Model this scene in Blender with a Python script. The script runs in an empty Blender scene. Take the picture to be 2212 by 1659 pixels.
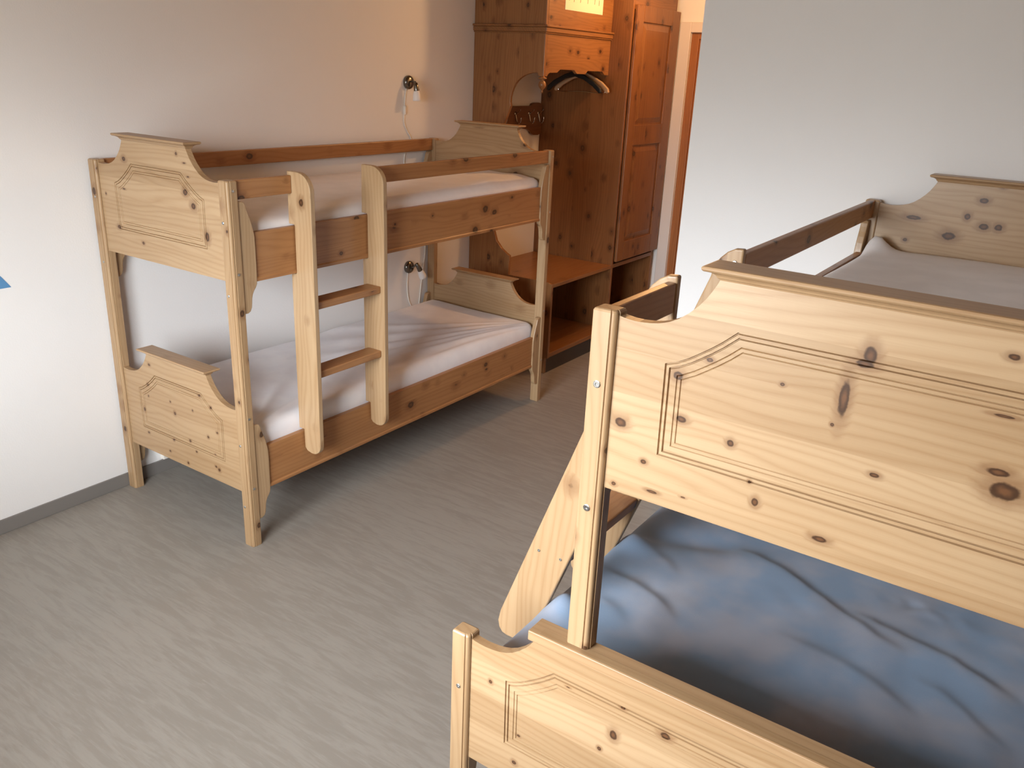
import bpy, bmesh, math, random
from mathutils import Vector, Matrix, noise
from mathutils.geometry import tessellate_polygon

scene = bpy.context.scene
COL = scene.collection
PI = math.pi

# ------------------------------------------------------------------ helpers
def tag(o, label=None, cat=None, group=None, kind=None):
    if label: o['label'] = label
    if cat: o['category'] = cat
    if group: o['group'] = group
    if kind: o['kind'] = kind
    return o

def empty(name, loc, parent=None):
    o = bpy.data.objects.new(name, None)
    COL.objects.link(o)
    o.location = loc
    o.empty_display_size = 0.1
    if parent: o.parent = parent
    return o

def obj(name, bm, mat, parent=None, bevel=0.0, smooth=False, segs=2, flip=None):
    """link bm as one mesh object; flip=W mirrors x -> W-x"""
    if flip is not None:
        for v in bm.verts: v.co.x = flip - v.co.x
    bmesh.ops.recalc_face_normals(bm, faces=bm.faces[:])
    me = bpy.data.meshes.new(name)
    bm.to_mesh(me); bm.free()
    if smooth:
        for p in me.polygons: p.use_smooth = True
    o = bpy.data.objects.new(name, me)
    COL.objects.link(o)
    if mat: me.materials.append(mat)
    if parent: o.parent = parent
    if bevel:
        m = o.modifiers.new('edge', 'BEVEL')
        m.width = bevel; m.segments = segs; m.limit_method = 'ANGLE'; m.angle_limit = math.radians(35)
        m.harden_normals = False
    return o

def B(): return bmesh.new()

def box(bm, x0, x1, y0, y1, z0, z1):
    vs = [bm.verts.new((x, y, z)) for z in (z0, z1) for y in (y0, y1) for x in (x0, x1)]
    for f in ((0,2,3,1),(4,5,7,6),(0,1,5,4),(2,6,7,3),(0,4,6,2),(1,3,7,5)):
        bm.faces.new([vs[i] for i in f])
    return bm

def prism(bm, pts, axis, a0, a1):
    """extrude polygon along axis; pts are the two other coords in xyz order"""
    def mk(p, a):
        if axis == 'x': return (a, p[0], p[1])
        if axis == 'y': return (p[0], a, p[1])
        return (p[0], p[1], a)
    A = [bm.verts.new(mk(p, a0)) for p in pts]
    Bv = [bm.verts.new(mk(p, a1)) for p in pts]
    n = len(pts)
    tris = tessellate_polygon([[Vector((p[0], p[1], 0)) for p in pts]])
    if len(pts) == 4:
        bm.faces.new(A); bm.faces.new(Bv[::-1])
    else:
        for t in tris:
            bm.faces.new([A[i] for i in t]); bm.faces.new([Bv[i] for i in t])
    for i in range(n):
        j = (i + 1) % n
        bm.faces.new((A[i], A[j], Bv[j], Bv[i]))
    return bm

def dissolve_flat(bm):
    bmesh.ops.recalc_face_normals(bm, faces=bm.faces[:])
    bmesh.ops.dissolve_limit(bm, angle_limit=0.002, verts=bm.verts[:], edges=bm.edges[:])
    return bm

def lathe(bm, prof, c, axis='z', n=24):
    """prof: (r, h) along axis"""
    def mk(r, h, t):
        a, b = r*math.cos(t), r*math.sin(t)
        if axis == 'z': return (c[0]+a, c[1]+b, c[2]+h)
        if axis == 'x': return (c[0]+h, c[1]+a, c[2]+b)
        return (c[0]+a, c[1]+h, c[2]+b)
    rings = []
    for r, h in prof:
        if r < 1e-6: rings.append([bm.verts.new(mk(0, h, 0))])
        else: rings.append([bm.verts.new(mk(r, h, 2*PI*i/n)) for i in range(n)])
    for a, b in zip(rings, rings[1:]):
        for i in range(n):
            j = (i+1) % n
            if len(a) == 1 and len(b) == 1: continue
            if len(a) == 1: bm.faces.new((a[0], b[j], b[i]))
            elif len(b) == 1: bm.faces.new((a[i], a[j], b[0]))
            else: bm.faces.new((a[i], a[j], b[j], b[i]))
    for r in (rings[0], rings[-1]):
        if len(r) > 1: bm.faces.new(r)
    return bm

def tube(bm, pts, r, n=8):
    pts = [Vector(p) for p in pts]
    rings = []
    for i, p in enumerate(pts):
        d = (pts[min(i+1, len(pts)-1)] - pts[max(i-1, 0)]).normalized()
        u = d.cross(Vector((0.3, 0.1, 1)) if abs(d.z) < .9 else Vector((1, 0, 0))).normalized()
        w = d.cross(u)
        rr = r[i] if isinstance(r, (list, tuple)) else r
        rings.append([bm.verts.new(p + (u*math.cos(2*PI*k/n) + w*math.sin(2*PI*k/n))*rr) for k in range(n)])
    for a, b in zip(rings, rings[1:]):
        for i in range(n):
            j = (i+1) % n
            bm.faces.new((a[i], a[j], b[j], b[i]))
    bm.faces.new(rings[0]); bm.faces.new(rings[-1])
    return bm

def smoothpath(pts, k=6):
    """Catmull-Rom"""
    P = [Vector(p) for p in pts]; out = []
    for i in range(len(P)-1):
        p0, p1, p2, p3 = P[max(i-1, 0)], P[i], P[i+1], P[min(i+2, len(P)-1)]
        for s in range(k):
            t = s/k
            out.append(.5*((2*p1)+(p2-p0)*t+(2*p0-5*p1+4*p2-p3)*t*t+(3*p1-p0-3*p2+p3)*t**3))
    out.append(P[-1])
    return out

def arc(cx, cz, r, a0, a1, n):
    return [(cx + r*math.cos(math.radians(a0+(a1-a0)*i/n)), cz + r*math.sin(math.radians(a0+(a1-a0)*i/n))) for i in range(n+1)]

# ------------------------------------------------------------------ node helpers
class NT:
    def __init__(s, name):
        s.m = bpy.data.materials.new(name); s.m.use_nodes = True
        s.t = s.m.node_tree; s.n = s.t.nodes; s.l = s.t.links
        s.b = s.n['Principled BSDF']
    def put(s, sock, v):
        if isinstance(v, bpy.types.NodeSocket): s.l.new(v, sock)
        elif v is not None: sock.default_value = v
    def math(s, op, a, b=None, c=None, clamp=False):
        n = s.n.new('ShaderNodeMath'); n.operation = op; n.use_clamp = clamp
        s.put(n.inputs[0], a)
        if b is not None: s.put(n.inputs[1], b)
        if c is not None: s.put(n.inputs[2], c)
        return n.outputs[0]
    def comb(s, x, y, z):
        n = s.n.new('ShaderNodeCombineXYZ')
        s.put(n.inputs[0], x); s.put(n.inputs[1], y); s.put(n.inputs[2], z)
        return n.outputs[0]
    def noise(s, vec, scale=1, detail=3, rough=.5, dist=0):
        n = s.n.new('ShaderNodeTexNoise'); s.put(n.inputs['Vector'], vec)
        n.inputs['Scale'].default_value = scale; n.inputs['Detail'].default_value = detail
        n.inputs['Roughness'].default_value = rough; n.inputs['Distortion'].default_value = dist
        return n.outputs['Fac']
    def mix(s, fac, a, b, mode='MIX'):
        n = s.n.new('ShaderNodeMix'); n.data_type = 'RGBA'; n.blend_type = mode
        s.put(n.inputs[0], fac); s.put(n.inputs[6], a if not isinstance(a, tuple) else (*a, 1)[:4])
        s.put(n.inputs[7], b if not isinstance(b, tuple) else (*b, 1)[:4])
        return n.outputs[2]
    def ramp(s, v, lo, hi):
        n = s.n.new('ShaderNodeMapRange'); n.interpolation_type = 'SMOOTHSTEP'
        s.put(n.inputs[0], v); s.put(n.inputs[1], lo); s.put(n.inputs[2], hi)
        return n.outputs[0]
    def bump(s, h, strength, dist=.001):
        n = s.n.new('ShaderNodeBump'); n.inputs['Strength'].default_value = strength
        n.inputs['Distance'].default_value = dist; s.put(n.inputs['Height'], h)
        s.l.new(n.outputs[0], s.b.inputs['Normal'])
    def coords(s):
        tc = s.n.new('ShaderNodeTexCoord'); sp = s.n.new('ShaderNodeSeparateXYZ')
        s.l.new(tc.outputs['Object'], sp.inputs[0])
        return tc.outputs['Object'], sp.outputs

def plain(name, col, rough=.6, metal=0.0, spec=.5):
    m = NT(name)
    m.b.inputs['Base Color'].default_value = (*col, 1); m.b.inputs['Roughness'].default_value = rough
    m.b.inputs['Metallic'].default_value = metal; m.b.inputs['Specular IOR Level'].default_value = spec
    return m.m

def knot_group():
    g = bpy.data.node_groups.new('knot_distance', 'ShaderNodeTree')
    for nm, ty in (('P', 'NodeSocketVector'), ('C', 'NodeSocketVector'), ('S', 'NodeSocketVector'), ('D', 'NodeSocketFloat')):
        g.interface.new_socket(nm, in_out='INPUT', socket_type=ty)
    g.interface.new_socket('D', in_out='OUTPUT', socket_type='NodeSocketFloat')
    i = g.nodes.new('NodeGroupInput'); o = g.nodes.new('NodeGroupOutput')
    a = g.nodes.new('ShaderNodeVectorMath'); a.operation = 'SUBTRACT'
    b = g.nodes.new('ShaderNodeVectorMath'); b.operation = 'MULTIPLY'
    c = g.nodes.new('ShaderNodeVectorMath'); c.operation = 'LENGTH'
    d = g.nodes.new('ShaderNodeMath'); d.operation = 'MINIMUM'
    L = g.links.new
    L(i.outputs[0], a.inputs[0]); L(i.outputs[1], a.inputs[1]); L(a.outputs[0], b.inputs[0]); L(i.outputs[2], b.inputs[1])
    L(b.outputs[0], c.inputs[0]); L(c.outputs['Value'], d.inputs[0]); L(i.outputs[3], d.inputs[1]); L(d.outputs[0], o.inputs[0])
    return g
KG = knot_group()

PINE_L, PINE_D = (.425, .283, .155), (.305, .170, .074)
def pine(name, g='x', a='z', stave=.085, light=PINE_L, dark=PINE_D, knots=None, density=.45, seed=0.0, kscale=6.0, rough=.36, tone=.16, krad=(.05, .07)):
    """lacquered knotty pine: grain runs along axis g, staves are glued side by side along axis a"""
    m = NT(name)
    vec, xyz = m.coords()
    ax = {'x': xyz[0], 'y': xyz[1], 'z': xyz[2]}
    b = [k for k in 'xyz' if k not in (g, a)][0]
    G, A, Bc = ax[g], ax[a], ax[b]
    # every board gets its own piece of timber
    oi = m.n.new('ShaderNodeObjectInfo')
    orand = m.math('MULTIPLY', oi.outputs['Random'], 3.7)
    orand = m.math('ADD', orand, seed)
    st = m.math('FLOOR', m.math('DIVIDE', m.math('ADD', A, m.math('MULTIPLY', orand, .037)), stave))
    wn = m.n.new('ShaderNodeTexWhiteNoise'); wn.noise_dimensions = '1D'
    m.put(wn.inputs['W'], m.math('ADD', st, m.math('MULTIPLY', orand, 17.3)))
    rnd = wn.outputs['Value']
    G2 = m.math('ADD', G, m.math('MULTIPLY', rnd, 9.0))
    # knots: distance fields
    vor = m.n.new('ShaderNodeTexVoronoi'); vor.feature = 'F1'; vor.inputs['Scale'].default_value = kscale
    m.put(vor.inputs['Vector'], m.comb(m.math('MULTIPLY', G2, .75), m.math('ADD', A, orand), m.math('ADD', Bc, orand)))
    cs = m.n.new('ShaderNodeSeparateColor'); m.put(cs.inputs[0], vor.outputs['Color'])
    keep = m.math('LESS_THAN', cs.outputs[0], density)
    rk = m.math('MULTIPLY', m.math('ADD', m.math('MULTIPLY', cs.outputs[1], krad[1]), krad[0]), keep)
    rk = m.math('MAXIMUM', rk, .0001)
    wob = m.noise(vec, 90, 2)
    D = m.math('DIVIDE', vor.outputs['Distance'], rk)
    if knots:
        ia, ib = ('xyz'.index(g), 'xyz'.index(a))
        prev = D
        for k in knots:
            cg, ca, rg, ra = k
            n = m.n.new('ShaderNodeGroup'); n.node_tree = KG
            c = [0, 0, 0]; s = [0, 0, 0]
            c[ia], c[ib] = cg, ca; s[ia], s[ib] = 1/rg, 1/ra
            m.put(n.inputs[0], vec); n.inputs[1].default_value = c; n.inputs[2].default_value = s
            m.put(n.inputs[3], prev); prev = n.outputs[0]
        D = prev
    D = m.math('ADD', D, m.math('MULTIPLY', m.math('SUBTRACT', wob, .5), .5))
    knot = m.math('SUBTRACT', 1.0, m.ramp(D, .75, 1.1))
    core = m.math('SUBTRACT', 1.0, m.ramp(D, .15, .7))
    halo = m.math('SUBTRACT', 1.0, m.ramp(D, .9, 2.7))
    # growth rings bend round the knots
    low = m.noise(m.comb(m.math('MULTIPLY', G2, 1.1), m.math('MULTIPLY', A, 5.0), m.math('MULTIPLY', Bc, 5.0)), 1.0, 2)
    low2 = m.noise(m.comb(m.math('MULTIPLY', G2, 5.0), m.math('MULTIPLY', A, 30.0), m.math('MULTIPLY', Bc, 30.0)), 1.0, 2)
    ringc = m.math('ADD', m.math('ADD', A, Bc), m.math('MULTIPLY', low, .16))
    ringc = m.math('ADD', ringc, m.math('MULTIPLY', low2, .012))
    ringc = m.math('ADD', ringc, m.math('MULTIPLY', halo, .014))
    ring = m.math('PINGPONG', m.math('MULTIPLY', ringc, 105.0), 1.0)
    ring = m.math('POWER', ring, 2.2)
    fib = m.noise(m.comb(m.math('MULTIPLY', G2, 9.0), m.math('MULTIPLY', A, 420.0), m.math('MULTIPLY', Bc, 420.0)), 1.0, 2)
    blot = m.noise(m.comb(m.math('MULTIPLY', G2, 2.2), m.math('MULTIPLY', A, 16.0), m.math('MULTIPLY', Bc, 16.0)), 1.0, 3)
    f = m.math('ADD', m.math('MULTIPLY', ring, .42), m.math('MULTIPLY', m.math('SUBTRACT', blot, .42), 1.0))
    f = m.math('ADD', f, m.math('MULTIPLY', m.math('SUBTRACT', fib, .5), .38), clamp=True)
    col = m.mix(f, light, dark)
    tv = m.math('ADD', m.math('MULTIPLY', rnd, tone), 1.0 - tone*.6)
    tn = m.n.new('ShaderNodeCombineColor')
    m.put(tn.inputs[0], tv); m.put(tn.inputs[1], m.math('POWER', tv, 1.25)); m.put(tn.inputs[2], m.math('POWER', tv, 1.6))
    col = m.mix(1.0, col, tn.outputs[0], 'MULTIPLY')
    col = m.mix(m.math('MULTIPLY', halo, .55), col, (dark[0]*.62, dark[1]*.52, dark[2]*.5))
    kc = m.mix(core, (.050, .021, .009), (.13, .055, .022))
    col = m.mix(m.math('MULTIPLY', knot, .95), col, kc)
    m.put(m.b.inputs['Base Color'], col)
    m.put(m.b.inputs['Roughness'], m.math('ADD', m.math('MULTIPLY', fib, .14), rough-.07))
    m.bump(fib, .12, .0006)
    return m.m

def sheet_mat(name, c1, c2, scale=9, weave=900):
    m = NT(name)
    vec, xyz = m.coords()
    n = m.noise(vec, scale, 3)
    w = m.noise(vec, weave, 1)
    col = m.mix(m.ramp(n, .35, .68), c1, c2)
    m.put(m.b.inputs['Base Color'], col)
    m.b.inputs['Roughness'].default_value = .85
    m.b.inputs['Specular IOR Level'].default_value = .25
    m.b.inputs['Sheen Weight'].default_value = .15
    m.bump(w, .25, .0008)
    return m.m

def wall_mat():
    m = NT('painted_wall')
    vec, xyz = m.coords()
    n = m.noise(vec, 2.5, 3); f = m.noise(vec, 160, 2)
    m.put(m.b.inputs['Base Color'], m.mix(n, (.80, .79, .775), (.84, .835, .82)))
    m.b.inputs['Roughness'].default_value = .7
    m.bump(f, .18, .002)
    return m.m

def floor_mat():
    m = NT('linoleum')
    vec, xyz = m.coords()
    X, Y = xyz[0], xyz[1]
    st = m.noise(m.comb(m.math('MULTIPLY', X, 5.0), m.math('MULTIPLY', Y, 34.0), 0.0), 1.0, 5, .62, .6)
    st2 = m.noise(m.comb(m.math('MULTIPLY', X, 16.0), m.math('MULTIPLY', Y, 130.0), 3.0), 1.0, 4, .6, .3)
    big = m.noise(m.comb(m.math('MULTIPLY', X, 1.2), m.math('MULTIPLY', Y, 2.4), 7.0), 1.0, 2)
    f = m.math('ADD', m.math('MULTIPLY', st, .75), m.math('MULTIPLY', st2, .25))
    f = m.math('ADD', f, m.math('MULTIPLY', m.math('SUBTRACT', big, .5), .25))
    col = m.mix(m.ramp(f, .40, .60), (.262, .240, .212), (.305, .284, .253))
    col = m.mix(m.math('MULTIPLY', m.ramp(st2, .60, .74), .25), col, (.385, .365, .33))
    col = m.mix(m.math('MULTIPLY', m.ramp(st, .64, .78), .4), col, (.345, .325, .295))
    col = m.mix(m.math('MULTIPLY', m.math('SUBTRACT', 1.0, m.ramp(st2, .24, .36)), .28), col, (.155, .142, .125))
    m.put(m.b.inputs['Base Color'], col)
    m.b.inputs['Roughness'].default_value = .5
    m.b.inputs['Specular IOR Level'].default_value = .35
    m.bump(st2, .08, .001)
    return m.m

M_WALL, M_FLOOR = wall_mat(), floor_mat()
M_CEIL = pine('bounce_damping_boards', 'y', 'x', stave=.12, light=(.44, .26, .12), dark=(.33, .18, .075), seed=.7)  # dark warm boards made up for unseen surfaces, to cut and tint bounced light
M_BASEB = plain('grey_vinyl', (.20, .185, .17), .55)
M_PINE_X = pine('pine_grain_x', 'x', 'z', seed=1.3, density=.75, kscale=9, krad=(.07, .11))
M_PINE_Y_SHADE = pine('pine_shaded_grain_y', 'y', 'z', seed=4.1, density=.85, kscale=11, krad=(.07, .12), light=(.39, .185, .070), dark=(.27, .108, .035))  # darker, more orange pine copy: the rails' shade is put into the colour
M_PINE_Z = pine('pine_grain_z', 'z', 'x', stave=.2, seed=7.7, density=.8, kscale=13, krad=(.07, .12))
M_PINE_ZY = pine('pine_grain_z_side', 'z', 'y', stave=.2, seed=3.9, density=.7, kscale=13, krad=(.07, .12))
M_TOP_X = pine('pine_cap', 'x', 'y', stave=.3, seed=2.2, density=.5, light=(.41, .262, .140), dark=(.30, .170, .080))
WL, WD = (.30, .138, .050), (.18, .070, .022)  # bed pine made darker and redder: low, warm light is put into it
M_WARD_Z = pine('dimmed_pine_grain_z', 'z', 'y', stave=.09, light=WL, dark=WD, seed=5.5, density=.9, kscale=11, krad=(.08, .10))
M_WARD_ZX = pine('dimmed_pine_grain_z_side', 'z', 'x', stave=.09, light=WL, dark=WD, seed=8.5, density=.9, kscale=11, krad=(.08, .10))
M_WARD_Y = pine('dimmed_pine_grain_y', 'y', 'z', stave=.11, light=WL, dark=WD, seed=6.5, density=.9, kscale=11, krad=(.08, .10))
M_WARD_YX = pine('dimmed_pine_grain_y_seat', 'y', 'x', stave=.11, light=WL, dark=WD, seed=9.5, density=.5, kscale=6.5)
W2_SHADE_L, W2_SHADE_D = (.235, .100, .034), (.14, .052, .016)  # darker copy of the niche pine, the partition's shade put into its colour
M_WR_Z = pine('wardrobe_pine_shaded_z', 'z', 'y', stave=.09, light=W2_SHADE_L, dark=W2_SHADE_D, seed=5.9, density=.9, kscale=11, krad=(.08, .10))
M_WR_ZX = pine('wardrobe_pine_shaded_z_side', 'z', 'x', stave=.09, light=W2_SHADE_L, dark=W2_SHADE_D, seed=8.1, density=.9, kscale=10, krad=(.08, .11))
M_WR_Y = pine('wardrobe_pine_shaded_y', 'y', 'z', stave=.11, light=W2_SHADE_L, dark=W2_SHADE_D, seed=6.1, density=.9, kscale=11, krad=(.08, .10))
M_WR_YX = pine('wardrobe_pine_shaded_shelf', 'y', 'x', stave=.11, light=W2_SHADE_L, dark=W2_SHADE_D, seed=9.1, density=.6, kscale=10)
M_STEEL = plain('screw_steel', (.62, .62, .60), .28, 1.0)
M_HOLE = plain('screw_recess', (.03, .03, .03), .6)
M_CHROME = plain('dark_chrome', (.20, .19, .17), .22, 1.0)
M_BRIGHT = plain('bright_chrome', (.55, .53, .50), .15, 1.0)
M_FROST = plain('frosted_glass', (.86, .85, .84), .45)
M_CORD = plain('white_plastic', (.85, .80, .72), .45)
M_PAPER = plain('notice_paper', (.86, .80, .68), .8)
M_INK = plain('ink', (.10, .08, .06), .8)
M_BLUE = plain('blue_paint', (.10, .27, .50), .6)
M_BLACK = plain('black_plastic', (.012, .012, .012), .4)
M_PALEWOOD = plain('pale_beech', (.46, .31, .19), .4)
M_DARKBOARD = pine('dark_stained_pine', 'y', 'z', stave=.3, light=(.20, .085, .03), dark=(.13, .05, .018), seed=1.1, density=.3)
M_KICK = plain('dark_plinth', (.06, .05, .042), .6)
M_WHITE = plain('white_gloss', (.70, .66, .63), .4)
M_DOOR = pine('brown_door_pine', 'z', 'x', stave=.12, light=(.34, .135, .045), dark=(.22, .08, .025), seed=2.9, density=.4)
M_SHEET = sheet_mat('white_sheet', (.80, .79, .82), (.86, .85, .87))
M_SHEETB = sheet_mat('white_sheet_warm', (.83, .81, .81), (.88, .86, .86))
M_BLUESHEET = sheet_mat('blue_jersey', (.205, .285, .40), (.33, .345, .405), 5, 420)

# ------------------------------------------------------------------ bed parts
W, LEN, HP = .841, 2.10, 1.425
PX, PY = .0505, .042

def post_bm(x0, y0, z0, z1, front=-1, left_side=False):
    """moulded post; front = -1: moulded corners look to -y, +1: to +y"""
    p, q, c = PX, PY, .0125
    prof = [(0.0, c+.001), (.0034, c-.0002), (.0034, c-.0016)]
    prof += [(.0016+(c-.0046)*(1-math.cos(t)), .0006+(c-.0026)*(1-math.sin(t))) for t in [PI/2*i/6 for i in range(0, 7)]]
    prof += [(c-.0018, .0034), (c-.0004, .0034), (c+.0008, 0)]
    soft = [(0, .004), (.0004, .0022), (.0014, .0009), (.003, 0)]
    left = prof if left_side else soft
    right = [(p-x, y) for x, y in reversed(soft if left_side else prof)]
    sec = left + right + [(p, q-.003), (p-.003, q), (.003, q), (0, q-.003)]
    if front > 0: sec = [(x, q-y) for x, y in sec]
    bm = B()
    cx, cy = p/2, q/2
    def ring(s, z): return [bm.verts.new((x0+cx+(x-cx)*s[0], y0+cy+(y-cy)*s[1], z)) for x, y in sec]
    sc = ((p-.010)/p, (q-.010)/q)
    rs = [ring((.985, .985), z0), ring((1, 1), z0+.002), ring((1, 1), z1-.005), ring(((p-.004)/p, (q-.004)/q), z1-.0015), ring(sc, z1)]
    n = len(sec)
    for a, b in zip(rs, rs[1:]):
        for i in range(n):
            j = (i+1) % n
            bm.faces.new((a[i], a[j], b[j], b[i]))
    bm.faces.new(rs[0]); bm.faces.new(rs[-1])
    return bm

PROFILE = [(.048, 1.069), (.048, 1.416), (.060, 1.4135), (.075, 1.412), (.089, 1.4118), (.109, 1.4135), (.128, 1.417), (.146, 1.423),
           (.163, 1.432), (.181, 1.446), (.197, 1.462), (.209, 1.477), (.218, 1.492), (.224, 1.503), (.228, 1.512)]
GROOVE = [(.1505, 1.169), (.147, 1.347), (.170, 1.3555), (.190, 1.3665), (.208, 1.379), (.226, 1.392), (.243, 1.4055), (.258, 1.419), (.270, 1.430)]
def offset_loop(P, d):
    n = len(P); out = []
    for i in range(n):
        a, b, c = Vector(P[i-1]), Vector(P[i]), Vector(P[(i+1) % n])
        e1, e2 = (b-a).normalized(), (c-b).normalized()
        n1, n2 = Vector((e1.y, -e1.x)), Vector((e2.y, -e2.x))
        h = (n1+n2); k = h.dot(n1)
        out.append(tuple(b + h*(d/max(k, .35))))
    return out

def panel_bm(width, dz, y0, y1, front=-1):
    """shaped end board with routed frame lines on its outer face"""
    half = [(x, z+dz) for x, z in PROFILE]
    outer = half + [(width-x, z) for x, z in reversed(half)]
    gh = [(x, z+dz) for x, z in GROOVE]
    loop0 = gh + [(width-x, z) for x, z in reversed(gh)]
    bm = B()
    yf, yb = (y0, y1) if front < 0 else (y1, y0)
    sgn = 1 if front < 0 else -1
    offs = [(0, 0), (.0012, .0050), (.0026, .0050), (.0038, 0), (.0085, 0), (.0097, .0050), (.0111, .0050), (.0123, 0), (.0240, 0), (.0253, .0028), (.0266, 0), (.0320, 0), (.0333, .0028), (.0346, 0)]
    area = sum(loop0[i-1][0]*loop0[i][1]-loop0[i][0]*loop0[i-1][1] for i in range(len(loop0)))
    sd = 1 if area < 0 else -1
    loops = [offset_loop(loop0, sd*d) for d, _ in offs]
    Fo = [bm.verts.new((x, yf, z)) for x, z in outer]
    Bo = [bm.verts.new((x, yb, z)) for x, z in outer]
    Ls = [[bm.verts.new((x, yf+sgn*h, z)) for x, z in lp] for lp, (_, h) in zip(loops, offs)]
    allv = Fo + Ls[0]
    for t in tessellate_polygon([[Vector((x, z, 0)) for x, z in outer], [Vector((x, z, 0)) for x, z in loops[0]]]):
        try: bm.faces.new([allv[i] for i in t])
        except ValueError: pass
    for a, b in zip(Ls, Ls[1:]):
        n = len(a)
        for i in range(n):
            j = (i+1) % n
            bm.faces.new((a[i], a[j], b[j], b[i]))
    for t in tessellate_polygon([[Vector((x, z, 0)) for x, z in loops[-1]]]): bm.faces.new([Ls[-1][i] for i in t])
    for t in tessellate_polygon([[Vector((x, z, 0)) for x, z in outer]]): bm.faces.new([Bo[i] for i in t])
    n = len(outer)
    for i in range(n):
        j = (i+1) % n
        bm.faces.new((Fo[i], Fo[j], Bo[j], Bo[i]))
    return bm

def crown_bm(width, dz, y0, y1):
    lv = [(1.5115, .001), (1.514, .002), (1.5155, .0045), (1.519, .006), (1.522, .009), (1.5245, .0135), (1.526, .0185), (1.5265, .0215),
          (1.5275, .0235), (1.530, .0255), (1.533, .0258), (1.5352, .0245), (1.5362, .021)]
    bm = B(); rs = []
    for z, o in lv:
        rs.append([bm.verts.new(p) for p in ((.228-o, y0-o, z+dz), (width-.228+o, y0-o, z+dz), (width-.228+o, y1+o, z+dz), (.228-o, y1+o, z+dz))])
    for a, b in zip(rs, rs[1:]):
        for i in range(4):
            j = (i+1) % 4
            bm.faces.new((a[i], a[j], b[j], b[i]))
    bm.faces.new(rs[0]); bm.faces.new(rs[-1])
    return bm

BRACKET = [(.040, 1.352), (.057, 1.352), (.067, 1.349), (.0735, 1.341), (.077, 1.328), (.0825, 1.311), (.090, 1.293), (.097, 1.270), (.102, 1.248), (.106, 1.225),
           (.107, 1.18), (.1065, 1.12), (.1055, 1.072), (.104, 1.052), (.098, 1.040), (.089, 1.029), (.082, 1.016), (.0785, 1.002), (.077, .985),
           (.0745, .969), (.068, .956), (.057, .950), (.040, .950)]
def bracket_bm(x0, x1, dz, far=False):
    pts = [((LEN-y) if far else y, z+dz) for y, z in BRACKET]
    return dissolve_flat(prism(B(), pts, 'x', x0, x1))

def rail_bm(x0, x1, y0, y1, z0, z1, out=1):
    """board with a small bead along the bottom of its outer face"""
    t = .0045*out
    if out > 0: pts = [(x0, z0), (x1+t, z0), (x1+t, z0+.010), (x1+t*.5, z0+.014), (x1, z0+.015), (x1, z1), (x0, z1)]
    else: pts = [(x1, z0), (x1, z1), (x0, z1), (x0, z0+.015), (x0+t*.5, z0+.014), (x0+t, z0+.010), (x0+t, z0)]
    bm = B()
    A = [bm.verts.new((x, y0, z)) for x, z in pts]; C = [bm.verts.new((x, y1, z)) for x, z in pts]
    n = len(pts)
    for i in range(n):
        j = (i+1) % n
        bm.faces.new((A[i], A[j], C[j], C[i]))
    bm.faces.new(A); bm.faces.new(C)
    return bm

def screw(parent, c, axis, r=.0062, s=-1, flip=None):
    h = .0022*s
    p = [(r, 0), (r, h*.7), (r*.82, h), (r*.42, h), (r*.36, h*.2), (0, h*.2)]
    o = obj('screw', lathe(B(), p, c, axis, 16), M_STEEL, parent, flip=flip)
    return o

RAIL0, RAIL1 = .807, .829

def upper_bunk(root, W, mirror, ladder_poly, rung_boxes, ladder_parent, zpost=0.0, mats={}):
    """posts, end boards, rails, guard rails, ladder of the top bunk (shared by both beds)"""
    mp = mats
    flip = W if mirror else None
    r0, r1, k0, k1 = W-.034, W-.012, W-.030, W-.0045
    posts = {}
    for nm, x, y, f in (('A', 0, 0, -1), ('B', W-PX, 0, -1), ('C', W-PX, LEN-PY, 1), ('D', 0, LEN-PY, 1)):
        posts[nm] = obj('post', post_bm(x, y, zpost, HP, f, mirror), M_PINE_Z, root, flip=flip)
    hb = obj('headboard', panel_bm(W, 0, .012, .034, -1), mp.get('near', M_PINE_X), root, flip=flip)
    obj('crown_moulding', crown_bm(W, 0, .012, .034), M_TOP_X, hb, flip=flip)
    fb = obj('headboard', panel_bm(W, 0, LEN-.034, LEN-.012, 1), mp.get('far', M_PINE_X), root, flip=flip)
    obj('crown_moulding', crown_bm(W, 0, LEN-.034, LEN-.012), M_TOP_X, fb, flip=flip)
    obj('side_rail', rail_bm(r0, r1, .041, LEN-.041, 1.060, 1.238, 1), M_PINE_Y_SHADE, root, bevel=.002, flip=flip)
    obj('side_rail', rail_bm(.012, .034, .041, LEN-.041, 1.060, 1.238, -1), M_PINE_Y_SHADE, root, bevel=.002, flip=flip)
    g0, g1 = 1.358, 1.424
    obj('guard_rail', box(B(), r0, r1, .041, .2925, g0, g1), M_PINE_Y_SHADE, root, bevel=.004, flip=flip)
    obj('guard_rail', box(B(), r0, r1, .700, LEN-.041, g0, g1), M_PINE_Y_SHADE, root, bevel=.004, flip=flip)
    obj('guard_rail', box(B(), .012, .034, .041, LEN-.041, g0, g1), M_PINE_Y_SHADE, root, bevel=.004, flip=flip)
    for far in (False, True):
        obj('bracket', bracket_bm(k0, k1, 0, far), M_PINE_ZY, root, bevel=.003, flip=flip)
        obj('bracket', bracket_bm(.0045, .030, 0, far), M_PINE_ZY, root, bevel=.003, flip=flip)
    obj('slat_base', box(B(), .034, r0, .040, LEN-.040, 1.085, 1.100), M_PINE_Y_SHADE, root, flip=flip)
    lad = empty('ladder', (0, 0, 0), ladder_parent)
    for y in (.2925, .678):
        o = obj('stile', dissolve_flat(prism(B(), ladder_poly, 'y', y, y+.022)), M_PINE_Z, lad, bevel=.005, segs=3, flip=flip)
    for bx in rung_boxes:
        obj('rung', bx, M_PINE_Y_SHADE, lad, bevel=.004, flip=flip)
    return posts, lad

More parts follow.
